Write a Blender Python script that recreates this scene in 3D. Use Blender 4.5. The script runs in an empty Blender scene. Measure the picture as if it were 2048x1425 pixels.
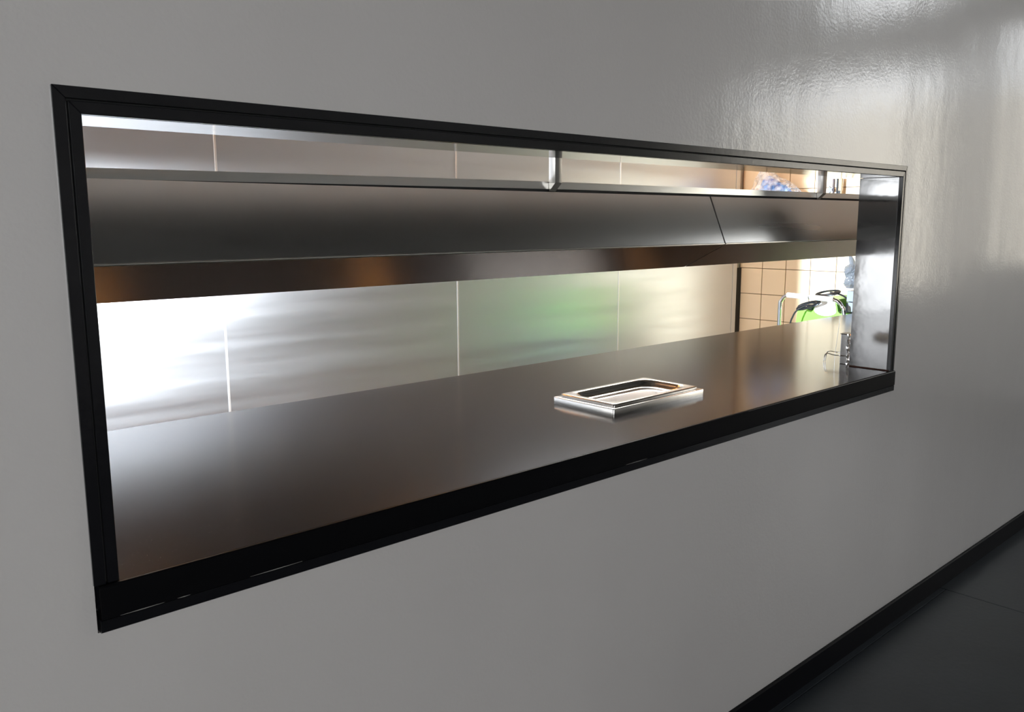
import bpy, bmesh, math, random
from mathutils import Vector, Matrix, noise

random.seed(7)
SC = bpy.context.scene
COL = SC.collection

# ------------------------------------------------------------------ camera
EYE = 1.525
cd = bpy.data.cameras.new('camera')
cam = bpy.data.objects.new('camera', cd); COL.objects.link(cam)
Rm = [[0.740534689517474, -0.10823979971790453, 0.6632439366826832],
      [-0.6720090835636527, -0.11414951447467418, 0.7316923486300512],
      [-0.0034892619284069447, -0.9875495155384164, -0.15726979770888608]]
M = Matrix(((Rm[0][0], -Rm[0][1], -Rm[0][2], 0.0),
            (Rm[1][0], -Rm[1][1], -Rm[1][2], -1.28),
            (Rm[2][0], -Rm[2][1], -Rm[2][2], EYE),
            (0, 0, 0, 1)))
cam.matrix_world = M
cd.sensor_width = 36.0; cd.sensor_fit = 'HORIZONTAL'
cd.lens = 29.6335
cd.clip_start = 0.02
SC.camera = cam

# ------------------------------------------------------------------ exposure
vs = SC.view_settings
vs.view_transform = 'Standard'; vs.look = 'None'; vs.gamma = 1.0
vs.use_curve_mapping = False; vs.exposure = 0.0
SC.cycles.use_denoising = True
SC.cycles.max_bounces = 10
SC.cycles.glossy_bounces = 6
SC.cycles.diffuse_bounces = 5
SC.cycles.sample_clamp_indirect = 12.0
SC.cycles.blur_glossy = 0.3

# ------------------------------------------------------------------ world, sun, windows' sky light
w = bpy.data.worlds.new('sky'); SC.world = w; w.use_nodes = True
bg = w.node_tree.nodes['Background']
bg.inputs[0].default_value = (0.95, 0.975, 1.0, 1); bg.inputs[1].default_value = 6.8

def sun(name, direction, strength, color, angle):
    l = bpy.data.lights.new(name, 'SUN'); l.energy = strength; l.color = color; l.angle = math.radians(angle)
    o = bpy.data.objects.new(name, l); COL.objects.link(o)
    o.rotation_euler = Vector(direction).to_track_quat('-Z', 'Y').to_euler(); o.location = (-6, 2, 5)
    return o
sun('sun', (1, -0.054, -0.002), 12.5, (0.62, 0.81, 1.0), 0.8)

def area(name, loc, direction, sx, sy, power, color=(1, 1, 1), portal=False, spread=180):
    l = bpy.data.lights.new(name, 'AREA'); l.shape = 'RECTANGLE'; l.size = sx; l.size_y = sy
    l.energy = power; l.color = color; l.spread = math.radians(spread)
    if portal: l.cycles.is_portal = True
    o = bpy.data.objects.new(name, l); COL.objects.link(o)
    o.location = loc; o.rotation_euler = Vector(direction).to_track_quat('-Z', 'Y').to_euler()
    return o

# openings: kitchen left end, dining right end (two), dining rear (two, unseen, added for fill light)
KW = dict(x=-1.6, y0=1.05, y1=2.40, z0=0.40, z1=1.92)
DW = [(-3.85, -2.0, 0.85, 2.95), (-3.0, -2.0, 3.4, 4.15), (-1.32, -1.02, 1.1, 3.2)]
RW = [(-4.95, -2.75, 0.7, 4.15), (-2.6, -0.4, 0.7, 4.15)]
area('portal', (-1.62, 1.725, 1.16), (1, 0, 0), 1.35, 1.52, 1, portal=True)
for (a, b, c_, d_) in DW:
    area('portal', (8.02, (a + b) / 2, (c_ + d_) / 2), (-1, 0, 0), b - a, d_ - c_, 1, portal=True)
for (a, b, c_, d_) in RW:
    area('portal', ((a + b) / 2, -6.02, (c_ + d_) / 2), (0, 1, 0), b - a, d_ - c_, 1, portal=True)
# kitchen ceiling fixtures' light (the fixtures are built below)
KL = [(0.4, 2.18), (4.2, 2.18)]
for (x, y) in KL:
    area('kitchen_light', (x, y, 2.62), (0, 0, -1), 1.2, 0.28, 10 if x < 2 else 30, (1.0, 0.95, 0.91))
# the tube light under the gantry's rear lip (its housing is built with the gantry)
area('gantry_light', (0.60, 0.396, 1.397), (0, 1, -0.06), 2.5, 0.02, 38, (0.96, 0.98, 1.0), spread=75)

# ------------------------------------------------------------------ materials
def mat(name, col=(0.5, 0.5, 0.5), rough=0.5, metal=0.0, **kw):
    m = bpy.data.materials.new(name); m.use_nodes = True
    b = m.node_tree.nodes['Principled BSDF']
    b.inputs['Base Color'].default_value = (*col, 1)
    b.inputs['Roughness'].default_value = rough
    b.inputs['Metallic'].default_value = metal
    for k, v in kw.items():
        b.inputs[k.replace('_', ' ')].default_value = v
    return m

def N(m, t): return m.node_tree.nodes.new(t)
def L(m, a, b): m.node_tree.links.new(a, b)
def P(m): return m.node_tree.nodes['Principled BSDF']

def world_coords(m, scale=(1, 1, 1)):
    g = N(m, 'ShaderNodeNewGeometry'); mp = N(m, 'ShaderNodeMapping')
    mp.inputs['Scale'].default_value = scale
    L(m, g.outputs['Position'], mp.inputs['Vector'])
    return mp.outputs['Vector']

def noise_tex(m, vec, scale, detail=3, rough=0.5):
    n = N(m, 'ShaderNodeTexNoise'); n.inputs['Scale'].default_value = scale
    n.inputs['Detail'].default_value = detail; n.inputs['Roughness'].default_value = rough
    L(m, vec, n.inputs['Vector']); return n.outputs['Fac']

def add_bump(m, layers, socket='Normal'):
    """layers: list of (scale vector, noise scale, detail, distance)"""
    prev = None
    for (sv, s, d, dist) in layers:
        f = noise_tex(m, world_coords(m, sv), s, d)
        b = N(m, 'ShaderNodeBump'); b.inputs['Strength'].default_value = 1.0
        b.inputs['Distance'].default_value = dist
        L(m, f, b.inputs['Height'])
        if prev: L(m, prev, b.inputs['Normal'])
        prev = b.outputs['Normal']
    L(m, prev, P(m).inputs[socket]); return prev

def vary(m, sv, s, lo, hi, c0, c1, detail=3):
    f = noise_tex(m, world_coords(m, sv), s, detail)
    r = N(m, 'ShaderNodeValToRGB')
    r.color_ramp.elements[0].position = lo; r.color_ramp.elements[0].color = (*c0, 1)
    r.color_ramp.elements[1].position = hi; r.color_ramp.elements[1].color = (*c1, 1)
    L(m, f, r.inputs[0]); L(m, r.outputs[0], P(m).inputs['Base Color']); return r

def vary_rough(m, sv, s, lo, hi, detail=3):
    f = noise_tex(m, world_coords(m, sv), s, detail)
    r = N(m, 'ShaderNodeMapRange'); r.inputs['To Min'].default_value = lo; r.inputs['To Max'].default_value = hi
    r.inputs['From Min'].default_value = 0.3; r.inputs['From Max'].default_value = 0.7
    L(m, f, r.inputs['Value']); L(m, r.outputs[0], P(m).inputs['Roughness'])

def tangent(m, v, aniso):
    c = N(m, 'ShaderNodeCombineXYZ')
    for i in range(3): c.inputs[i].default_value = v[i]
    L(m, c.outputs[0], P(m).inputs['Tangent']); P(m).inputs['Anisotropic'].default_value = aniso

# glossy lacquered grey wall
m_wall = mat('grey_lacquer_wall', (0.42, 0.41, 0.385), 0.55, Coat_Weight=1.0, Coat_Roughness=0.17, Coat_IOR=1.5)
vary(m_wall, (1, 1, 0.6), 1.3, 0.3, 0.7, (0.425, 0.405, 0.39), (0.455, 0.435, 0.42))
nrm = add_bump(m_wall, [((1, 1, 0.10), 3.5, 1, 0.0035), ((1, 1, 0.06), 11, 2, 0.0003), ((1, 1, 0.7), 14, 2, 0.0008), ((1, 1, 1), 110, 2, 0.0004)])
L(m_wall, nrm, P(m_wall).inputs['Coat Normal'])
m_plain = mat('white_plaster', (0.62, 0.60, 0.56), 0.7)
vary(m_plain, (1, 1, 1), 2.0, 0.3, 0.7, (0.58, 0.56, 0.52), (0.66, 0.64, 0.60))
m_dining = mat('warm_grey_plaster', (0.36, 0.35, 0.33), 0.7)
vary(m_dining, (1, 1, 1), 1.0, 0.3, 0.7, (0.76, 0.75, 0.73), (0.82, 0.81, 0.79))
m_dkwall = mat('dark_kitchen_wall', (0.10, 0.10, 0.11), 0.6)
m_kceil = mat('dark_kitchen_ceiling', (0.13, 0.12, 0.11), 0.7)  # even dark tone that keeps reflections in the steel sheets dim
m_dkceil = mat('dark_ceiling', (0.09, 0.09, 0.09), 0.8)
m_frame = mat('black_lacquer_frame', (0.004, 0.004, 0.005), 0.22)
add_bump(m_frame, [((1, 1, 1), 60, 2, 0.0002)])
m_lining = mat('black_gloss_lining', (0.006, 0.006, 0.008), 0.05, IOR=2.6)
vary_rough(m_lining, (1, 1, 1), 9, 0.05, 0.12, 4)
add_bump(m_lining, [((1, 1, 1), 12, 3, 0.00025)])
m_top = mat('black_brown_laminate', (0.024, 0.0205, 0.0195), 0.6, Specular_IOR_Level=0.0)
vary(m_top, (1, 1, 1), 420, 0.74, 0.80, (0.024, 0.0205, 0.0195), (0.14, 0.13, 0.12), 1)
# satin laminate: a micro-rough sheen that only comes up towards grazing angles
gl = N(m_top, 'ShaderNodeBsdfGlossy'); gl.inputs['Roughness'].default_value = 0.13
fb_ = noise_tex(m_top, world_coords(m_top, (1, 1, 1)), 240, 2)
bp_ = N(m_top, 'ShaderNodeBump'); bp_.inputs['Distance'].default_value = 0.00006
L(m_top, fb_, bp_.inputs['Height']); L(m_top, bp_.outputs[0], gl.inputs['Normal'])
lw = N(m_top, 'ShaderNodeLayerWeight'); lw.inputs['Blend'].default_value = 0.5
pw = N(m_top, 'ShaderNodeMath'); pw.operation = 'POWER'; pw.inputs[1].default_value = 5.2
L(m_top, lw.outputs['Facing'], pw.inputs[0])
ad = N(m_top, 'ShaderNodeMath'); ad.operation = 'MULTIPLY_ADD'; ad.inputs[1].default_value = 0.985; ad.inputs[2].default_value = 0.012
L(m_top, pw.outputs[0], ad.inputs[0])
mx = N(m_top, 'ShaderNodeMixShader'); L(m_top, ad.outputs[0], mx.inputs[0])
L(m_top, P(m_top).outputs[0], mx.inputs[1]); L(m_top, gl.outputs[0], mx.inputs[2])
L(m_top, mx.outputs[0], m_top.node_tree.nodes['Material Output'].inputs['Surface'])
m_fascia = mat('black_edge', (0.002, 0.002, 0.0025), 0.45, Specular_IOR_Level=0.08)
m_edge = mat('pale_highlight', (0.25, 0.24, 0.22), 0.35)  # pale colour standing in for highlights on the worktop front
m_base = mat('black_baseboard', (0.002, 0.002, 0.003), 0.5, Specular_IOR_Level=0.05)
m_slate = mat('slate_slab', (0.03, 0.035, 0.04), 0.42, Specular_IOR_Level=0.35)
vary(m_slate, (1, 1, 1), 3.0, 0.3, 0.7, (0.013, 0.017, 0.021), (0.020, 0.026, 0.031), 5)
add_bump(m_slate, [((1, 1, 1), 45, 4, 0.0006)])
m_joint = mat('dark_joint', (0.008, 0.008, 0.009), 0.8)
m_panel = mat('stainless_wall_sheet', (0.69, 0.73, 0.79), 0.42, 1.0)
tangent(m_panel, (1, 0, 0), 0.15)
add_bump(m_panel, [((0.16, 1, 2.0), 2.2, 2, 0.012)])
vary_rough(m_panel, (0.3, 1, 6), 4, 0.34, 0.40, 2)
m_strip = mat('bright_joint_strip', (0.92, 0.92, 0.92), 0.35, 0.6)
m_steel = mat('brushed_steel', (0.72, 0.71, 0.68), 0.28, 1.0)
vary_rough(m_steel, (0.3, 3, 3), 2, 0.27, 0.29, 1)
tangent(m_steel, (0, 0.4, 0.9), 0.5)
add_bump(m_steel, [((0.4, 1, 1), 1.6, 0, 0.0012)])
m_under = mat('smooth_steel', (0.60, 0.57, 0.54), 0.2, 1.0)
m_post = mat('satin_steel_tube', (0.62, 0.60, 0.57), 0.30, 1.0)
m_pan = mat('stainless_pan', (0.62, 0.60, 0.57), 0.22, 1.0)
add_bump(m_pan, [((1, 1, 1), 25, 1, 0.0003)])
m_chrome = mat('chrome', (0.88, 0.88, 0.88), 0.08, 1.0)
m_tile = mat('beige_tile', (0.76, 0.56, 0.36), 0.18)
vary(m_tile, (1, 1, 1), 2.4, 0.3, 0.7, (0.80, 0.59, 0.37), (0.84, 0.63, 0.405), 2)
m_grout = mat('brown_grout', (0.16, 0.10, 0.06), 0.9)
m_kfloor = mat('kitchen_floor', (0.30, 0.24, 0.20), 0.4)
m_dark = mat('dark_gap', (0.01, 0.01, 0.01), 0.7)
m_green = mat('lime_plastic', (0.17, 0.50, 0.03), 0.35)
m_white = mat('white_plastic', (0.82, 0.82, 0.80), 0.35)
m_grip = mat('pale_grip', (0.66, 0.64, 0.62), 0.5)
m_black = mat('black_rubber', (0.012, 0.012, 0.013), 0.35)
m_blue = mat('blue_film', (0.03, 0.25, 0.80), 0.3)
vary(m_blue, (1, 1, 1), 26, 0.38, 0.62, (0.0, 0.08, 0.50), (0.06, 0.32, 0.75), 3)
m_bag = mat('milky_film', (0.90, 0.90, 0.90), 0.25, Alpha=0.50)
f_ = noise_tex(m_bag, world_coords(m_bag, (1, 1, 1)), 16, 3)
mr = N(m_bag, 'ShaderNodeMapRange'); mr.inputs['From Min'].default_value = 0.35; mr.inputs['From Max'].default_value = 0.65
mr.inputs['To Min'].default_value = 0.04; mr.inputs['To Max'].default_value = 0.60
L(m_bag, f_, mr.inputs['Value']); L(m_bag, mr.outputs[0], P(m_bag).inputs['Alpha'])
m_clear = mat('crinkled_clear_film', (0.16, 0.16, 0.17), 0.12, Alpha=0.85)
m_rod = mat('dark_brown_rod', (0.05, 0.02, 0.015), 0.4)
m_tan = mat('tan_rod', (0.42, 0.27, 0.12), 0.5)
m_grey = mat('grey_plastic', (0.20, 0.205, 0.215), 0.4)
m_facade = mat('cream_facade', (0.85, 0.77, 0.64), 0.8)
m_pave = mat('outside_paving', (0.80, 0.80, 0.80), 0.8)
def emis(name, col, s):
    m = mat(name, col, 0.5); P(m).inputs['Emission Color'].default_value = (*col, 1)
    P(m).inputs['Emission Strength'].default_value = s; return m
m_lamp = emis('lamp_diffuser', (1.0, 0.95, 0.88), 4.0)
m_warm = emis('warm_lamp', (1.0, 0.42, 0.10), 75.0)
m_dim = emis('added_warm_glow', (1.0, 0.45, 0.14), 25.0)

# ------------------------------------------------------------------ helpers
ORG = {}
def empty(name, loc):
    o = bpy.data.objects.new(name, None); COL.objects.link(o); o.location = loc
    o.empty_display_size = 0.05
    ORG[o.name] = Vector(loc); return o

def tag(o, label=None, cat=None, group=None, kind=None):
    if label: o['label'] = label
    if cat: o['category'] = cat
    if group: o['group'] = group
    if kind: o['kind'] = kind
    return o

def link(name, bm, m, parent=None, smooth=False, origin=None):
    """world-space bmesh -> object; origin = where the object's own origin sits"""
    base = ORG[parent.name] if parent else Vector((0, 0, 0))
    og = Vector(origin) if origin is not None else base
    bmesh.ops.recalc_face_normals(bm, faces=bm.faces)
    bmesh.ops.translate(bm, verts=bm.verts, vec=-og)
    me = bpy.data.meshes.new(name); bm.to_mesh(me); bm.free()
    if smooth:
        for p in me.polygons: p.use_smooth = True
        try: me.set_sharp_from_angle(angle=math.radians(38))
        except Exception: pass
    me.materials.append(m)
    o = bpy.data.objects.new(name, me); COL.objects.link(o)
    o.location = og - base
    if parent: o.parent = parent
    ORG[o.name] = og
    return o

def B(bm, x0, x1, y0, y1, z0, z1, bev=0.0, seg=2):
    vs_ = [bm.verts.new(v) for v in ((x0, y0, z0), (x1, y0, z0), (x1, y1, z0), (x0, y1, z0),
                                     (x0, y0, z1), (x1, y0, z1), (x1, y1, z1), (x0, y1, z1))]
    fs = [bm.faces.new([vs_[i] for i in q]) for q in
          ((0, 3, 2, 1), (4, 5, 6, 7), (0, 1, 5, 4), (1, 2, 6, 5), (2, 3, 7, 6), (3, 0, 4, 7))]
    if bev > 0:
        es = list({e for f in fs for e in f.edges})
        bmesh.ops.bevel(bm, geom=es, offset=bev, segments=seg, affect='EDGES', profile=0.5)
    return bm

def box(name, x0, x1, y0, y1, z0, z1, m, parent=None, bev=0.0, smooth=False):
    return link(name, B(bmesh.new(), x0, x1, y0, y1, z0, z1, bev), m, parent, smooth)

def tube(bm, pts, r, n=10, cap=True):
    pts = [Vector(p) for p in pts]
    rings = []
    up = Vector((0.13, 0.27, 0.95)).normalized()
    prev = None
    for i, p in enumerate(pts):
        t = (pts[min(i + 1, len(pts) - 1)] - pts[max(i - 1, 0)]).normalized()
        if prev is None:
            a = t.cross(up)
            if a.length < 0.05: a = t.cross(Vector((1, 0, 0)))
        else:
            a = prev - t * prev.dot(t)
        a.normalize(); prev = a; b = t.cross(a)
        rr = r[i] if isinstance(r, (list, tuple)) else r
        rings.append([bm.verts.new(p + (a * math.cos(2 * math.pi * k / n) + b * math.sin(2 * math.pi * k / n)) * rr) for k in range(n)])
    for i in range(len(rings) - 1):
        for k in range(n):
            bm.faces.new((rings[i][k], rings[i][(k + 1) % n], rings[i + 1][(k + 1) % n], rings[i + 1][k]))
    if cap:
        bm.faces.new(rings[0][::-1]); bm.faces.new(rings[-1])
    return bm

def spline(pts, n=8):
    """Catmull-Rom through pts"""
    P_ = [Vector(p) for p in pts]; P_ = [P_[0]] + P_ + [P_[-1]]
    out = []
    for i in range(1, len(P_) - 2):
        a, b, c, d = P_[i - 1], P_[i], P_[i + 1], P_[i + 2]
        for k in range(n):
            t = k / n
            out.append(0.5 * ((2 * b) + (c - a) * t + (2 * a - 5 * b + 4 * c - d) * t * t + (3 * b - a - 3 * c + d) * t ** 3))
    out.append(P_[-2]); return out

def prism_x(bm, prof, x0, x1):
    """closed (y, z) profile swept along x; x0/x1 may be lists of z offsets? no: plain"""
    a = [bm.verts.new((x0, y, z)) for y, z in prof]; b = [bm.verts.new((x1, y, z)) for y, z in prof]
    n = len(prof)
    for i in range(n): bm.faces.new((a[i], a[(i + 1) % n], b[(i + 1) % n], b[i]))
    bm.faces.new(a[::-1]); bm.faces.new(b); return bm

def rrect(hx, hy, r, n=6):
    pts = []
    for (sx, sy, a0) in ((1, 1, 0), (-1, 1, 90), (-1, -1, 180), (1, -1, 270)):
        for k in range(n + 1):
            a = math.radians(a0 + 90 * k / n)
            pts.append((sx * (hx - r) + r * math.cos(a), sy * (hy - r) + r * math.sin(a)))
    return pts

def loft(bm, loops, cap_end=True, cap_start=False):
    R_ = [[bm.verts.new(v) for v in lp] for lp in loops]
    n = len(R_[0])
    for a, b in zip(R_, R_[1:]):
        for k in range(n):
            bm.faces.new((a[k], a[(k + 1) % n], b[(k + 1) % n], b[k]))
    if cap_end: bm.faces.new(R_[-1])
    if cap_start: bm.faces.new(R_[0][::-1])
    return bm

def S(o): o['kind'] = 'structure'; return o

# ================================================================== THE SETTING
T = 0.149                          # wall thickness
OX0, OX1 = 0.3288, 2.989           # hatch frame, outer edges
IX0, IX1 = 0.3645, 2.9636          # hatch opening between linings
OZT, IZT = 1.709, 1.6728
ZC = 0.998                         # worktop surface
FZB = 0.9247                       # underside of the front fascia

def wall_with_holes(name, axis, plane0, plane1, u0, u1, z0, z1, holes, m):
    """box wall with rectangular holes; axis 'x' or 'y' = the direction of the normal"""
    us = sorted({u0, u1, *[h[0] for h in holes], *[h[1] for h in holes]})
    zs = sorted({z0, z1, *[h[2] for h in holes], *[h[3] for h in holes]})
    bm = bmesh.new()
    def co(u, z, p): return (p, u, z) if axis == 'x' else (u, p, z)
    V = {}
    def v(i, j, p):
        k = (i, j, p)
        if k not in V: V[k] = bm.verts.new(co(us[i], zs[j], (plane0, plane1)[p]))
        return V[k]
    solid = lambda i, j: 0 <= i < len(us) - 1 and 0 <= j < len(zs) - 1 and not any(
        h[0] <= (us[i] + us[i + 1]) / 2 <= h[1] and h[2] <= (zs[j] + zs[j + 1]) / 2 <= h[3] for h in holes)
    for i in range(len(us) - 1):
        for j in range(len(zs) - 1):
            if not solid(i, j): continue
            for p in (0, 1):
                bm.faces.new((v(i, j, p), v(i + 1, j, p), v(i + 1, j + 1, p), v(i, j + 1, p)))
            for (di, dj, a, b) in ((-1, 0, (i, j), (i, j + 1)), (1, 0, (i + 1, j), (i + 1, j + 1)),
                                   (0, -1, (i, j), (i + 1, j)), (0, 1, (i, j + 1), (i + 1, j + 1))):
                if not solid(i + di, j + dj):
                    bm.faces.new((v(*a, 0), v(*b, 0), v(*b, 1), v(*a, 1)))
    return S(link(name, bm, m))

g = -0.001
wall_with_holes('wall_front', 'y', 0.0, T, -5.0, 8.0, 0.0, 4.2, [(OX0 - g, OX1 + g, FZB - 0.0005, OZT + g)], m_wall)
wall_with_holes('wall_right', 'x', 8.0, 8.25, -6.0, 0.0, 0.0, 4.2, DW, m_dining)
wall_with_holes('wall_rear', 'y', -6.25, -6.0, -5.0, 8.25, 0.0, 4.2, RW, m_dining)
S(box('wall_left', -5.25, -5.0, -6.25, T, 0.0, 4.2, m_dining))
S(box('ceiling', -5.25, 8.25, -6.25, T, 4.2, 4.35, m_dkceil))

# dining floor: bed + slabs
fl = S(box('floor', -5.25, 8.25, -6.25, 0.0, -0.06, -0.006, m_joint))
def slab(x0, x1, y0, y1):
    q = 0.0014
    o = box('floor_slab', x0 + q, x1 - q, y0 + q, y1 - q, -0.02, 0.0, m_slate, fl, 0.001)
    return o
xj = [3.575 + 1.5 * k for k in range(-5, 3)] + [8.0]; xj = [-5.0] + [x for x in xj if x > -4.9]
for i in range(len(xj) - 1):
    a, b = xj[i], xj[i + 1]
    y1 = -0.032
    if b <= 3.58: slab(a, b, -0.032, 0.0)
    else: y1 = 0.0
    yy = [y1, -1.53, -3.03, -4.53, -6.0]
    for j in range(4): slab(a, b, yy[j + 1], yy[j])
# baseboard
bb = bmesh.new()
prism_x(bb, [(0.0, 0.0), (-0.010, 0.0), (-0.010, 0.080), (-0.007, 0.084), (0.0, 0.084)], -5.0, 8.0)
S(link('baseboard_front', bb, m_base))

# kitchen shell
KX0, KX1, KY1, KZ = -1.6, 5.855, 2.482, 2.7
wall_with_holes('wall_kitchen_left', 'x', KX0 - 0.2, KX0, T, KY1 + 0.2, 0.0, KZ, [(KW['y0'], KW['y1'], KW['z0'], KW['z1'])], m_dkwall)
S(box('wall_back', KX0 - 0.2, KX1 + 0.2, KY1, KY1 + 0.2, 0.0, KZ, m_plain))
we = S(box('wall_kitchen_right', KX1, KX1 + 0.2, T, KY1, 0.0, KZ, m_grout))
S(box('ceiling_kitchen', KX0 - 0.2, KX1 + 0.2, T, KY1 + 0.2, KZ, KZ + 0.15, m_kceil))
S(box('floor_kitchen', KX0 - 0.2, KX1 + 0.2, T, KY1 + 0.2, -0.06, 0.0, m_kfloor))
# wall tiles, one object each, shared meshes
def tile_mesh(wy, hz):
    bm = B(bmesh.new(), -0.004, 0.004, 0, wy, 0, hz, 0.0015, 1)
    bmesh.ops.recalc_face_normals(bm, faces=bm.faces)
    me = bpy.data.meshes.new('tile'); bm.to_mesh(me); bm.free(); me.materials.append(m_tile); return me
GR = 0.0045
meshes = {}
yl = [2.477 - 0.2 * k for k in range(0, 12)]
z = -0.04
while z < KZ:
    z0_, z1_ = max(z, 0.0), min(z + 0.2, KZ)
    for k, yt in enumerate(yl):
        yb = max(yt - 0.2, T)
        if yt - yb < 0.02 or z1_ - z0_ < 0.02: continue
        key = (round(yt - yb - GR, 4), round(z1_ - z0_ - GR, 4))
        if key not in meshes: meshes[key] = tile_mesh(*key)
        o = bpy.data.objects.new('tile', meshes[key]); COL.objects.link(o); o.parent = we
        o.location = (KX1 - 0.003, yb + GR / 2, z0_ + GR / 2)
        ORG[o.name] = Vector(o.location)
    z += 0.2
# window in the left end wall of the kitchen (seen only in reflections)
def wframe(name, axis, p, u0, u1, z0, z1, mull=1):
    bm = bmesh.new(); t = 0.05
    def bb_(a, b, c, d):
        if axis == 'x': B(bm, p - 0.04, p + 0.04, a, b, c, d)
        else: B(bm, a, b, p - 0.04, p + 0.04, c, d)
    bb_(u0, u0 + t, z0, z1); bb_(u1 - t, u1, z0, z1); bb_(u0 + t, u1 - t, z0, z0 + t); bb_(u0 + t, u1 - t, z1 - t, z1)
    for i in range(mull):
        c = u0 + (u1 - u0) * (i + 1) / (mull + 1); bb_(c - 0.025, c + 0.025, z0 + t, z1 - t)
    return S(link(name, bm, m_white))
wframe('window_1', 'x', KX0 - 0.1, KW['y0'], KW['y1'], KW['z0'], KW['z1'], 0)
wframe('window_2', 'x', 8.13, *DW[0], 1)
wframe('window_3', 'x', 8.13, *DW[1], 0)
wframe('window_6', 'x', 8.13, *DW[2], 0)
wframe('fill_window_1', 'y', -6.13, *RW[0], 1)
wframe('fill_window_2', 'y', -6.13, *RW[1], 1)

# outside: paving and the pale building that the far window looks at
S(box('ground', -30, 40, -30, 30, -0.2, -0.07, m_pave))
fb = bmesh.new()
B(fb, 14.0, 15.0, -9.0, 1.0, -0.07, 3.4)
fac = tag(link('building', fb, m_facade, origin=(14.5, -4, -0.07)), 'pale cream building standing outside beyond the dining room window', 'building')

# ================================================================== STEEL WALL SHEETS
YP = 2.45
seams = [-1.152, 0.228, 1.605, 2.969, 4.355, 5.764]
names = ['third stainless wall sheet from the tiled corner, above and below the gantry',]
lab = {0: 'stainless wall sheet at the far left end of the kitchen back wall',
       1: 'stainless wall sheet seen at the left edge of the hatch, brightest of all',
       2: 'wide stainless wall sheet between the two left bright joint strips',
       3: 'stainless wall sheet behind the left hanging post of the gantry',
       4: 'stainless wall sheet with folded edge next to the beige tiles'}
for i in range(5):
    a, b = seams[i] + 0.005, seams[i + 1] - 0.005
    if i == 4: b = seams[5]
    root = empty('steel_wall_sheet', ((a + b) / 2, YP, 0.02))
    tag(root, lab[i], 'wall panel', 'stainless sheets on the kitchen back wall')
    if i == 4:
        box('sheet', a, 5.708, YP, KY1, 0.02, 2.66, m_panel, root)
        box('folded_edge', 5.711, b, YP - 0.002, KY1, 0.02, 2.66, m_panel, root, 0.001)
    else:
        box('sheet', a, b, YP, KY1, 0.02, 2.66, m_panel, root)
for i in range(1, 5):
    st = link('joint_strip', B(bmesh.new(), seams[i] - 0.0052, seams[i] + 0.0052, YP - 0.003, KY1, 0.02, 2.66, 0.001, 1), m_strip, None, origin=(seams[i], YP, 0.02))
    tag(st, ['joint strip at the far left of the back wall', 'bright vertical joint strip nearest the left end of the hatch',
             'bright vertical joint strip near the middle of the hatch', 'bright vertical joint strip nearest the beige tiles'][i - 1], 'strip', 'bright joint strips between wall sheets')
ds = link('corner_seal', B(bmesh.new(), 5.775, 5.851, 2.462, 2.480, 0.0, 1.160), m_dark, None, origin=(5.81, 2.47, 0.0))
tag(ds, 'dark upright seal strip in the corner between steel sheet and beige tiles', 'seal')

# ================================================================== HATCH FRAME
hf = empty('serving_hatch_frame', ((OX0 + OX1) / 2, 0.0, FZB))
tag(hf, 'black lacquered frame lining the long serving hatch in the grey wall', 'frame')
F0 = -0.005
ZJ = ZC + 0.0004                   # side mouldings run down to here
def mitred(name, side, out, inn, yf, yb, m):
    """a flat moulding of one side: out/inn = (x0, x1, zt) of the outer and inner edges"""
    (ox0, ox1, oz), (ix0, ix1, iz) = out, inn
    if side == 'left': q = [(ox0, ZJ), (ix0, ZJ), (ix0, iz), (ox0, oz)]
    elif side == 'right': q = [(ix1, ZJ), (ox1, ZJ), (ox1, oz), (ix1, iz)]
    else: q = [(ox0, oz), (ix0, iz), (ix1, iz), (ox1, oz)]
    bm = bmesh.new()
    a = [bm.verts.new((x, yf, z_)) for x, z_ in q]; b = [bm.verts.new((x, yb, z_)) for x, z_ in q]
    for i in range(4): bm.faces.new((a[i], a[(i + 1) % 4], b[(i + 1) % 4], b[i]))
    bm.faces.new(a); bm.faces.new(b[::-1])
    bmesh.ops.bevel(bm, geom=list(bm.edges), offset=0.0008, segments=1, affect='EDGES', profile=0.5)
    return link(name, bm, m, hf)
A0 = (OX0, OX1, OZT); A1 = (OX0 + 0.0165, OX1 - 0.0115, OZT - 0.0165)
B0 = (OX0 + 0.0195, OX1 - 0.0135, OZT - 0.019); B1 = (IX0, IX1, IZT)
for s in ('left', 'top', 'right'):
    mitred('outer_moulding', s, A0, A1, F0, 0.004, m_frame)
    mitred('inner_moulding', s, B0, B1, F0 + 0.0015, 0.010, m_frame)
    mitred('groove', s, (OX0 + 0.010, OX1 - 0.008, OZT - 0.010), (OX0 + 0.025, OX1 - 0.018, OZT - 0.025), 0.004, 0.012, m_dark)
box('soffit_lining', IX0 - 0.004, IX1, 0.0025, T, IZT, IZT + 0.012, m_lining, hf, 0.001)
box('jamb_lining', OX0 + 0.004, IX0, 0.010, T, FZB + 0.03, IZT, m_lining, hf)
box('jamb_lining', IX1, IX1 + 0.012, 0.010, T, FZB + 0.03, IZT - 0.0005, m_lining, hf, 0.0008)
sb = bmesh.new()
pts = [(IX1 - 0.001 - 0.0015 * random.random(), 0.004 + i * 0.0075, ZC + 0.0015) for i in range(20)]
tube(sb, pts, [0.0016 + 0.0009 * random.random() for _ in pts], 6)
link('sealant_bead', sb, m_rod, hf, True)

# ================================================================== WORKTOP
YC = 0.977
wt = empty('worktop', (1.8, 0.5, 0.0))
tag(wt, 'long black-brown laminate worktop running through the serving hatch', 'worktop')
def zbox(name, x0, x1, y0, y1, z0, z1, m, bev=0.001): return box(name, x0, x1, y0, y1, z0, z1, m, wt, bev)
bm = bmesh.new()
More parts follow.
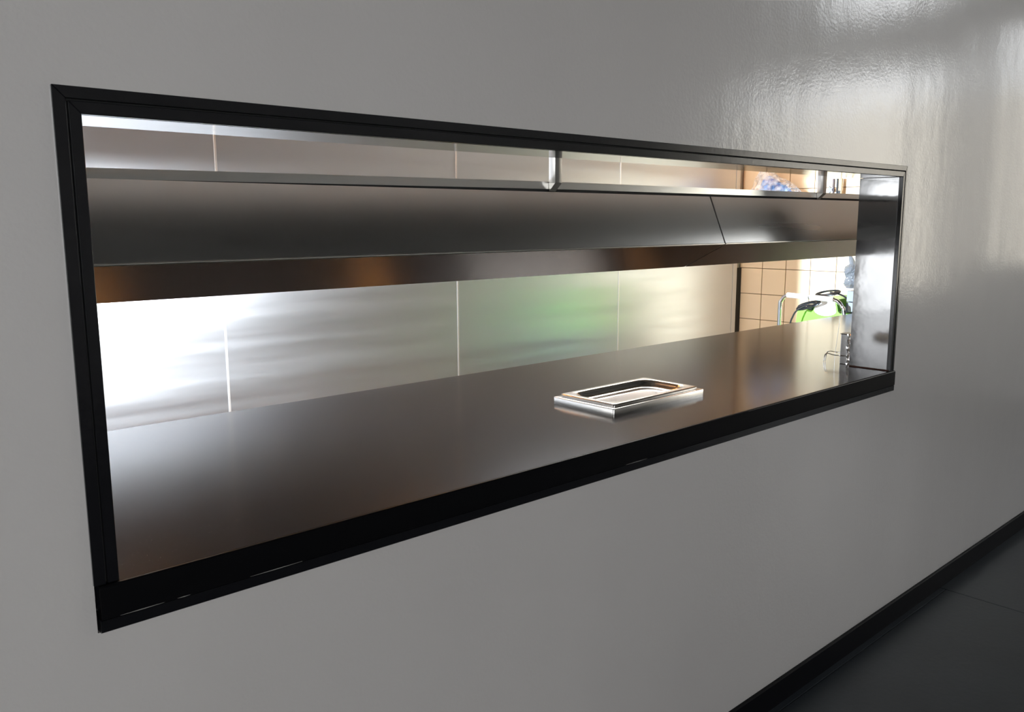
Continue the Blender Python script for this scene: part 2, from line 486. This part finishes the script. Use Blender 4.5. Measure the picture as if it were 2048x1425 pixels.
# slab: full width inside the kitchen, a tongue through the hatch
zt, zb = ZC, ZC - 0.04
prof = [(KX0 + 0.01, T + 0.001), (IX0 + 0.0004, T + 0.001), (IX0 + 0.0004, -0.003), (IX1 - 0.0004, -0.003), (IX1 - 0.0004, T + 0.001), (5.845, T + 0.001), (5.845, YC), (KX0 + 0.01, YC)]
a = [bm.verts.new((x, y, zt)) for x, y in prof]; b = [bm.verts.new((x, y, zb)) for x, y in prof]
for i in range(8): bm.faces.new((a[i], a[(i + 1) % 8], b[(i + 1) % 8], b[i]))
bm.faces.new(a); bm.faces.new(b[::-1])
link('slab', bm, m_top, wt)
# front fascia with nosing, and the lower strip
bm = bmesh.new()
prism_x(bm, [(-0.0031, ZC - 0.0002), (-0.0075, ZC - 0.0004), (-0.0100, ZC - 0.0030), (-0.0100, 0.946), (0.02, 0.946), (0.02, ZC - 0.041), (-0.0031, ZC - 0.041)], OX0 + 0.006, OX1 + 0.002)
link('fascia', bm, m_fascia, wt)
bm = bmesh.new()
prism_x(bm, [(-0.0042, 0.9455), (-0.0085, 0.944), (-0.0085, 0.9262), (-0.0060, FZB), (0.02, FZB), (0.02, 0.9455)], OX0 + 0.004, OX1 + 0.002)
link('lower_strip', bm, m_frame, wt)
# highlight on the nosing, set in as a pale tube fading out towards the left
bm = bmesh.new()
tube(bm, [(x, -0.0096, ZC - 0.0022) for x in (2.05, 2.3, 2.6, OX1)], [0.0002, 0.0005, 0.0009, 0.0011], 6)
ob = link('highlight_line', bm, m_edge, wt); ob['label'] = 'pale painted highlight along the front edge'
for (xa, xb_) in ((0.36, 0.425), (0.445, 0.465), (0.565, 0.66), (1.52, 1.60)):  # highlight dashes along the lower strip, painted as pale tubes
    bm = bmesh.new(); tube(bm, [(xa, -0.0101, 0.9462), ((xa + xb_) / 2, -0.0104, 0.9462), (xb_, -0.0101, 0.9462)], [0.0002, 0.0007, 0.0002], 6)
    link('highlight_dash', bm, m_edge, wt)
# base cabinet that carries it
bc = empty('base_cabinet', (2.1, 0.55, 0.0))
tag(bc, 'dark steel base cabinet carrying the long worktop in the kitchen', 'cabinet')
box('body', KX0 + 0.02, 5.84, T + 0.002, YC - 0.06, 0.10, ZC - 0.041, m_steel, bc)
box('plinth', KX0 + 0.02, 5.84, T + 0.05, YC - 0.10, 0.0, 0.10, m_dark, bc)
nd = 9; wdt = (5.84 - KX0 - 0.02) / nd
for i in range(nd):
    d = box('door', KX0 + 0.02 + i * wdt + 0.003, KX0 + 0.02 + (i + 1) * wdt - 0.003, YC - 0.06, YC - 0.04, 0.12, ZC - 0.05, m_steel, bc, 0.002)
    bm = bmesh.new(); xm = KX0 + 0.02 + (i + 0.5) * wdt
    tube(bm, [(xm - 0.08, YC - 0.04, 0.9), (xm - 0.08, YC - 0.015, 0.9), (xm + 0.08, YC - 0.015, 0.9), (xm + 0.08, YC - 0.04, 0.9)], 0.005, 8)
    link('handle', bm, m_chrome, d)

# ================================================================== GANTRY
gt = empty('heated_gantry', (1.8, 0.3, 1.38))
tag(gt, 'long brushed steel gantry hanging above the worktop behind the hatch', 'gantry')
XJ = 2.252
def body(x0, x1):
    # front sheet (thin folded sheet) + closed back
    bm = bmesh.new()
    prof = [(0.283, 1.6005), (0.2215, 1.4575), (0.2205, 1.4555), (0.2215, 1.4535), (0.371, 1.3797), (0.371, 1.6005)]
    prism_x(bm, prof, x0, x1); return bm
def split_unit(x0, x1):
    bm = bmesh.new()
    prism_x(bm, [(0.283, 1.6005), (0.2225, 1.4585), (0.2200, 1.4570), (0.2200, 1.4555), (0.2225, 1.4550), (0.30, 1.4600), (0.31, 1.6005)], x0, x1)
    link('front_sheet', bm, m_steel, gt)
    bm = bmesh.new()
    prism_x(bm, [(0.2225, 1.4535), (0.371, 1.3797), (0.374, 1.3797), (0.374, 1.6005), (0.313, 1.6005), (0.303, 1.4580), (0.2235, 1.4545)], x0, x1)
    link('underside_sheet', bm, m_under, gt)
split_unit(-1.0, XJ - 0.0035)
split_unit(XJ + 0.0035, 4.6)
bm = bmesh.new()
prism_x(bm, [(0.2855, 1.598), (0.2255, 1.4585), (0.2235, 1.4555), (0.2260, 1.4540), (0.370, 1.3825), (0.370, 1.598)], XJ - 0.0036, XJ + 0.0036)
link('joint_gap', bm, m_dark, gt)
box('tube_light', -0.68, 2.08, 0.376, 0.392, 1.384, 1.408, m_white, gt, 0.003)
box('added_light_lip', -0.90, 2.20, 0.375, 0.50, 1.409, 1.412, m_steel, gt)  # added unseen lip, blocks the upward spill of the tube light
# top rail: a tube that sags slightly towards its left end
def rail_z(x): return 1.6265 - 0.0085 * max(0.0, (1.6 - x) / 1.2) ** 1.25
bm = bmesh.new()
xs = [-1.0 + 5.6 * i / 28 for i in range(29)]
loops = [[(x, 0.283, rail_z(x) - 0.0185), (x, 0.283, rail_z(x)), (x, 0.308, rail_z(x)), (x, 0.308, rail_z(x) - 0.0185)] for x in xs]
loft(bm, loops, True, True)
link('top_rail', bm, m_steel, gt)
box('shadow_gap', -1.0, 4.6, 0.290, 0.305, 1.595, 1.612, m_dark, gt)
for px in (1.5449, 2.9125):
    bm = bmesh.new(); a_ = 0.0246; y0, y1 = 0.259, 0.2825
    B(bm, px, px + a_, y0, y1, 1.6225, KZ, 0.0012, 2)
    po = link('hanging_post', bm, m_post, gt, True)
    bm = bmesh.new()
    vs_ = [(px, y0, 1.6225), (px + a_, y0, 1.6225), (px + a_, y1, 1.6225), (px, y1, 1.6225),
           (px + 0.001, y1 - 0.001, 1.602), (px + a_ - 0.001, y1 - 0.001, 1.602)]
    vv = [bm.verts.new(v) for v in vs_]
    for q in ((0, 1, 2, 3), (0, 4, 5, 1), (3, 2, 5, 4), (0, 3, 4), (1, 5, 2)): bm.faces.new([vv[i] for i in q])
    link('foot', bm, m_post, po)

# ================================================================== PAN LID ON THE WORKTOP
CX, CY = 1.934, 0.324
pn = empty('steel_pan_lid', (CX, CY, ZC))
tag(pn, 'shallow rectangular stainless pan with stepped rim lying on the dark worktop', 'pan')
def L3(hx, hy, r, z_): return [(CX + x, CY + y, ZC + z_) for x, y in rrect(hx, hy, r, 8)]
bm = bmesh.new()
loft(bm, [L3(.2085, .1155, .004, .001), L3(.210, .117, .006, .0), L3(.2105, .1175, .006, .0155), L3(.2095, .1165, .006, .0175), L3(.2075, .1145, .006, .0182),
          L3(.1985, .1085, .007, .0185)], False, False)
link('rim', bm, m_pan, pn, True)
bm = bmesh.new()
loft(bm, [L3(.1985, .1085, .007, .0183), L3(.1900, .1010, .008, .0186), L3(.1900, .1010, .008, .0205), L3(.1935, .1050, .008, .0210), L3(.1940, .1055, .008, .0245), L3(.1925, .1040, .009, .0262), L3(.189, .1005, .010, .0268),
          L3(.176, .0865, .040, .0268), L3(.1725, .083, .041, .0256), L3(.168, .0785, .042, .0195), L3(.163, .0735, .043, .0125), L3(.157, .068, .042, .0095),
          L3(.150, .061, .040, .0088), L3(.146, .057, .039, .0078), L3(.140, .051, .037, .0042), L3(.134, .045, .034, .0032)], True, False)
link('basin', bm, m_pan, pn, True)

# ================================================================== SMALL FITTINGS BY THE JAMB
sx = 2.985
br = empty('steel_upright_block', (sx + 0.02, 0.18, ZC))
tag(br, 'short upright steel block on the worktop beside the right jamb', 'bracket')
box('block', sx, sx + 0.045, 0.168, 0.196, ZC, 1.110, m_chrome, br, 0.0015)
box('cap', sx - 0.002, sx + 0.047, 0.165, 0.198, 1.110, 1.1125, m_black, br)
bm = bmesh.new()
rows = []
for i in range(18):
    zz = ZC + 0.0005 + i * 0.0068
    rows.append([bm.verts.new((2.972 + random.uniform(-.004, .004), 0.152 + k * 0.0045 + random.uniform(-.001, .001), zz + random.uniform(-.0015, .0015) * (i > 0))) for k in range(4)])
for a_, b_ in zip(rows, rows[1:]):
    for k in range(3): bm.faces.new((a_[k], a_[k + 1], b_[k + 1], b_[k]))
bmesh.ops.solidify(bm, geom=list(bm.faces), thickness=0.001)
tag(link('foil_strip', bm, m_chrome, None, origin=(2.972, 0.158, ZC)), 'crumpled strip of silvery foil between the upright block and the jamb', 'foil')
wh = empty('wire_ticket_holder', (2.985, 0.23, ZC))
tag(wh, 'small bent chrome wire holder on the worktop left of the upright block', 'wire holder')
for i, (dx, dz) in enumerate(((0.0, 0.0), (0.012, 0.010))):
    bm = bmesh.new()
    pts = spline([(sx - 0.003 + dx, 0.170 + 0.03 * i, 1.030 + dz), (sx - 0.003 + dx, 0.215, 1.029 + dz), (sx - 0.002 + dx, 0.242, 1.032 + dz * .7), (sx + dx, 0.254, 1.026 + dz * .4), (sx + dx, 0.259, ZC + 0.0015)], 6)
    tube(bm, pts, 0.0016, 8); link('wire_arm', bm, m_chrome, wh, True)
bm = bmesh.new()
tube(bm, [(sx - 0.003, 0.214, ZC), (sx - 0.003, 0.214, 1.03), (sx - 0.003, 0.2075, 1.10), (sx - 0.003, 0.201, 1.183)], 0.0008, 8)
link('upright_wire', bm, m_chrome, wh, True)

# ================================================================== GREEN CLEANING MACHINE BEHIND THE WORKTOP
gm = empty('green_cleaning_machine', (5.2, 1.33, 0.0))
tag(gm, 'lime green cleaning machine with white front and chrome push handle behind the worktop', 'machine')
def rbox(bm, x0, x1, y0, y1, z0, z1, r, top_scale=1.0):
    cx, cy = (x0 + x1) / 2, (y0 + y1) / 2; hx, hy = (x1 - x0) / 2, (y1 - y0) / 2
    lp = []
    for (z_, s_) in ((z0, .97), (z0 + r * .3, 1.0), (z1 - r, 1.0 * top_scale), (z1 - r * .35, top_scale * .985), (z1, top_scale * .94)):
        lp.append([(cx + x * s_, cy + y * s_, z_) for x, y in rrect(hx, hy, r, 5)])
    return loft(bm, lp, True, True)
bm = bmesh.new(); rbox(bm, 5.06, 5.50, 1.13, 1.515, 0.16, 0.66, 0.04); link('tank', bm, m_grey, gm, True)
box('dark_band', 5.045, 5.44, 1.12, 1.53, 0.745, 0.765, m_black, gm, 0.002)
# upper housing: its front top edge dips in the middle, around the white panel
bm = bmesh.new()
prof = [(1.528, 0.66), (1.528, 0.880), (1.520, 0.945), (1.508, 0.953), (1.425, 0.944), (1.410, 0.962), (1.398, 1.036), (1.262, 1.036), (1.246, 0.962), (1.235, 0.950), (1.130, 0.952), (1.122, 0.940), (1.122, 0.66)]
a = [bm.verts.new((5.05, y, z_)) for y, z_ in prof]; b = [bm.verts.new((5.42, y, z_)) for y, z_ in prof]
n_ = len(prof)
for i in range(n_): bm.faces.new((a[i], a[(i + 1) % n_], b[(i + 1) % n_], b[i]))
bm.faces.new(a[::-1]); bm.faces.new(b)
link('housing', bm, m_green, gm)
bm = bmesh.new()
sh = [(1.390, 1.034), (1.270, 1.034)]
for k in range(0, 13):
    t = math.pi * k / 12
    sh.append((1.330 - 0.074 * math.cos(t) , 0.962 - 0.034 * math.sin(t)))
a = [bm.verts.new((5.046, y, z_)) for y, z_ in sh]; b = [bm.verts.new((5.051, y, z_)) for y, z_ in sh]
bm.faces.new(a)
for i in range(len(sh)): bm.faces.new((a[i], a[(i + 1) % len(sh)], b[(i + 1) % len(sh)], b[i]))
link('front_panel', bm, m_white, gm)
box('motor_cover', 5.10, 5.40, 1.125, 1.225, 0.952, 1.062, m_black, gm, 0.012, True)
box('filler_cap', 5.12, 5.30, 1.432, 1.500, 0.950, 0.985, m_black, gm, 0.01, True)
box('control_box', 4.96, 5.04, 1.085, 1.152, 1.037, 1.103, m_grey, gm, 0.004)
box('control_box', 4.96, 5.04, 1.080, 1.142, 0.975, 1.033, m_grey, gm, 0.004)
box('control_bracket', 4.99, 5.09, 1.10, 1.135, 0.86, 0.98, m_black, gm)
for y in (1.15, 1.50):
    for x in (5.12, 5.42):
        bm = bmesh.new(); tube(bm, [(x, y - 0.015, 0.08), (x, y + 0.015, 0.08)], 0.08, 20); link('wheel', bm, m_black, gm, True)
box('chassis', 4.93, 5.48, 1.16, 1.48, 0.10, 0.165, m_black, gm)
# chrome handle: legs, bends, bar
hp = spline([(4.94, 1.555, 0.14), (4.91, 1.560, 0.60), (4.90, 1.563, 0.97), (4.90, 1.553, 1.020), (4.90, 1.528, 1.050), (4.90, 1.485, 1.061), (4.90, 1.36, 1.057), (4.90, 1.215, 1.050), (4.90, 1.170, 1.036), (4.90, 1.145, 1.005), (4.90, 1.132, 0.960), (4.91, 1.125, 0.60), (4.94, 1.12, 0.14)], 8)
bm = bmesh.new(); tube(bm, hp, 0.0115, 12); hd = link('push_handle', bm, m_chrome, gm, True)
for (ya, yb_) in ((1.515, 1.366), (1.358, 1.203)):
    bm = bmesh.new(); zz = lambda y: 1.0585 - (1.485 - y) * 0.031
    tube(bm, [(4.90, ya, zz(ya)), (4.90, ya - 0.004, zz(ya)), (4.90, yb_ + 0.004, zz(yb_)), (4.90, yb_, zz(yb_))], [0.0135, 0.0165, 0.0165, 0.0140], 14)
    link('grip', bm, m_grip, hd, True)
bm = bmesh.new(); tube(bm, spline([(4.985, 1.155, 1.040), (4.985, 1.130, 1.020), (4.985, 1.112, 0.985), (4.985, 1.100, 0.93), (4.985, 1.100, 0.30)], 6), 0.0105, 12)
link('side_tube', bm, m_chrome, gm, True)
box('tube_foot', 4.93, 5.06, 1.085, 1.575, 0.11, 0.15, m_black, gm, 0.004)
# coiled black cable
cb = empty('black_power_cable', (4.95, 1.36, 0.9))
tag(cb, 'coiled black power cable draped over the green cleaning machine', 'cable')
bm = bmesh.new()
for i in range(6):
    ph = random.uniform(0, 1); oy = random.uniform(-.012, .012); oz = random.uniform(-.010, .010)
    pts = []
    for k in range(25):
        t = 2 * math.pi * k / 24
        pts.append((4.955 + 0.02 * math.sin(t + ph) + 0.005 * i, 1.405 + oy + (0.062 + .003 * i) * math.cos(t) , 0.995 + oz + 0.016 * math.sin(t) - 0.30 * (0.062 * math.cos(t))))
    tube(bm, pts, 0.0048, 7)
link('lower_coil', bm, m_black, cb, True)
bm = bmesh.new()
for i in range(4):
    pts = []; ra = 0.078 - 0.010 * i
    for k in range(25):
        t = 2 * math.pi * k / 24
        pts.append((4.99 + 0.04 * math.sin(t) + .004 * i, 1.288 + ra * math.cos(t) + .003 * i, 1.078 + .0005 * i + (0.016 - .0022 * i) * math.sin(t) - 0.13 * (ra * math.cos(t))))
    tube(bm, pts, 0.0042, 7)
link('upper_coil', bm, m_black, cb, True)
bm = bmesh.new()
tube(bm, spline([(4.95, 1.40, 1.000), (4.93, 1.455, 0.965), (4.92, 1.480, 0.920), (4.92, 1.497, 0.850), (4.93, 1.51, 0.60), (4.95, 1.53, 0.20), (5.0, 1.6, 0.006)], 8), 0.0055, 8)
tube(bm, spline([(5.0, 1.28, 1.085), (5.0, 1.20, 1.070), (5.0, 1.145, 1.030), (5.05, 1.13, 0.97)], 8), 0.0055, 8)
link('loose_lead', bm, m_black, cb, True)

# ================================================================== WALL SHELF WITH BAG AND RODS
sf = empty('steel_wall_shelf', (5.65, 1.9, 1.64))
tag(sf, 'steel shelf on the tiled end wall, hidden behind the gantry', 'shelf')
SZ = 1.660
box('board', 5.50, 5.850, 1.56, 2.36, SZ - 0.02, SZ, m_post, sf, 0.002)
for y in (1.60, 2.28):
    bm = bmesh.new()
    a = [(5.850, y, SZ - 0.021), (5.56, y, SZ - 0.021), (5.850, y, 1.54)]
    v1 = [bm.verts.new(p) for p in a]; v2 = [bm.verts.new((p[0], p[1] + 0.02, p[2])) for p in a]
    bm.faces.new(v1); bm.faces.new(v2[::-1])
    for i in range(3): bm.faces.new((v1[i], v1[(i + 1) % 3], v2[(i + 1) % 3], v2[i]))
    link('bracket', bm, m_post, sf)
def blob(name, prof, cx, cyf, z0, seed, m, amp, depth, parent=None, freq=9.0, nn=48):
    """crumpled bag: prof = list of (height fraction z, half width, centre y)"""
    bm = bmesh.new(); lps = []
    for j, (zz, hw, cy_) in enumerate(prof):
        lp = []
        for k in range(nn):
            t = 2 * math.pi * k / nn
            p = Vector((cx + depth * hw * math.cos(t), cy_ + hw * math.sin(t), zz))
            dd = noise.noise(Vector((p.x * freq, p.y * freq, p.z * freq * .7)) + Vector((seed, 0, 0)))
            d2 = abs(noise.noise(Vector((p.x * freq * 3, p.y * freq * 3, p.z * freq * 2)) + Vector((0, seed, 0))))
            s_ = 1 + (amp * dd - amp * d2) * (0 if j == 0 else 1)
            lp.append((cx + depth * hw * s_ * math.cos(t), cy_ + hw * s_ * math.sin(t), zz))
        lps.append(lp)
    loft(bm, lps, True, True)
    return link(name, bm, m, parent, False)
bg_ = empty('blue_and_white_plastic_bag', (5.62, 2.08, SZ))
tag(bg_, 'crumpled translucent plastic bag with blue contents on the wall shelf', 'bag')
def dense(pr, n=4):
    out = []
    for a_, b_ in zip(pr, pr[1:]):
        for k in range(n):
            t = k / n; out.append(tuple(a_[i] + (b_[i] - a_[i]) * t for i in range(3)))
    out.append(pr[-1]); return out
blob('bag_skin', dense([(SZ + .001, .16, 2.07), (1.68, .20, 2.07), (1.71, .205, 2.08), (1.76, .185, 2.09), (1.80, .150, 2.115), (1.84, .105, 2.15), (1.88, .06, 2.17), (1.93, .03, 2.175), (1.98, .05, 2.18)]), 5.68, 0, 0, 3.1, m_bag, .22, .62, bg_)
blob('blue_contents', dense([(1.695, .10, 2.08), (1.705, .135, 2.075), (1.73, .125, 2.08), (1.78, .095, 2.095), (1.82, .06, 2.12), (1.85, .022, 2.14)]), 5.65, 0, 0, 8.4, m_blue, .30, .62, bg_)
rodl = ['leftmost of three thin upright rods above the gantry rail, dark brown', 'middle of three thin upright rods above the gantry rail, nearly black',
        'widest of three thin upright rods above the gantry rail, tan with a dark lower part']
for i, (y0, y1, m) in enumerate(((1.699, 1.711, m_rod), (1.672, 1.682, m_black), (1.641, 1.664, m_tan))):
    if i < 2:
        o = link('rod', B(bmesh.new(), 5.79, 5.805, y0, y1, SZ + .0005, 1.819, .002, 2), m, None, origin=(5.8, y0, SZ))
        tag(o, rodl[i], 'rod', 'thin upright rods on the wall shelf')
    else:
        r_ = empty('rod', (5.8, y0, SZ)); tag(r_, rodl[i], 'rod', 'thin upright rods on the wall shelf')
        box('shaft', 5.79, 5.805, y0, y1, SZ + .0005, 1.819, m, r_, .002)
        box('dark_sleeve', 5.786, 5.800, y0 + 0.009, y1 + .003, SZ + .0005, 1.735, m_black, r_, .002)
tp = empty('star_knob', (5.83, 1.725, 1.74))
tag(tp, 'small grey star shaped knob on the tiles beside the upright rods', 'knob')
bm = bmesh.new(); tube(bm, [(5.851, 1.725, 1.742), (5.80, 1.725, 1.742)], 0.008, 10); link('stem', bm, m_grey, tp, True)
bm = bmesh.new(); st_ = []
for k in range(10):
    t = 2 * math.pi * k / 10; rr = 0.030 if k % 2 == 0 else 0.013
    st_.append((1.725 + rr * math.cos(t), 1.742 + rr * math.sin(t)))
a = [bm.verts.new((5.785, y, z_)) for y, z_ in st_]; b = [bm.verts.new((5.80, y, z_)) for y, z_ in st_]
for i in range(10): bm.faces.new((a[i], a[(i + 1) % 10], b[(i + 1) % 10], b[i]))
bm.faces.new(a[::-1]); bm.faces.new(b); link('star', bm, m_grey, tp)
cl = blob('clear_plastic_roll', dense([(1.055, .035, 1.515), (1.085, .055, 1.510), (1.13, .047, 1.513), (1.17, .056, 1.513), (1.205, .048, 1.515), (1.225, .03, 1.515), (1.30, .006, 1.54), (1.52, .004, 1.60), (1.638, .004, 1.60)]), 5.76, 0, 0, 5.5, m_clear, .35, .9, None, 24.0, 28)
tag(cl, 'crinkled clear plastic bag hanging on the tiles beside the right jamb', 'bag')

# ================================================================== CEILING LIGHTS
for i, (x, y) in enumerate(KL):
    lt = empty('ceiling_light', (x, y, KZ))
    tag(lt, ['long ceiling light over the left of the kitchen aisle', 'long ceiling light over the right of the kitchen aisle'][i], 'light', 'kitchen ceiling lights')
    box('housing', x - 0.62, x + 0.62, y - 0.16, y + 0.16, 2.64, KZ, m_white, lt, 0.004)
    box('diffuser', x - 0.60, x + 0.60, y - 0.14, y + 0.14, 2.632, 2.641, m_lamp, lt)
for i, (x, y) in enumerate(((1.26, 2.22), (2.86, 2.22), (5.35, 2.15))):  # last one is unseen and added for its orange glow
    dl = empty('downlight', (x, y, KZ))
    tag(dl, ['warm downlight in the kitchen ceiling near the left sheet joint', 'warm downlight in the kitchen ceiling near the middle sheet joint', 'unseen warm lamp added in the kitchen ceiling by the tiled end wall'][i], 'light', 'warm kitchen downlights')
    bm = bmesh.new(); tube(bm, [(x, y, KZ), (x, y, KZ - 0.02)], 0.12, 24); link('ring', bm, m_white, dl, True)
    bm = bmesh.new(); tube(bm, [(x, y, KZ - 0.02), (x, y, KZ - 0.024)], 0.10, 24); link('lens', bm, m_warm if i < 2 else m_dim, dl, True)
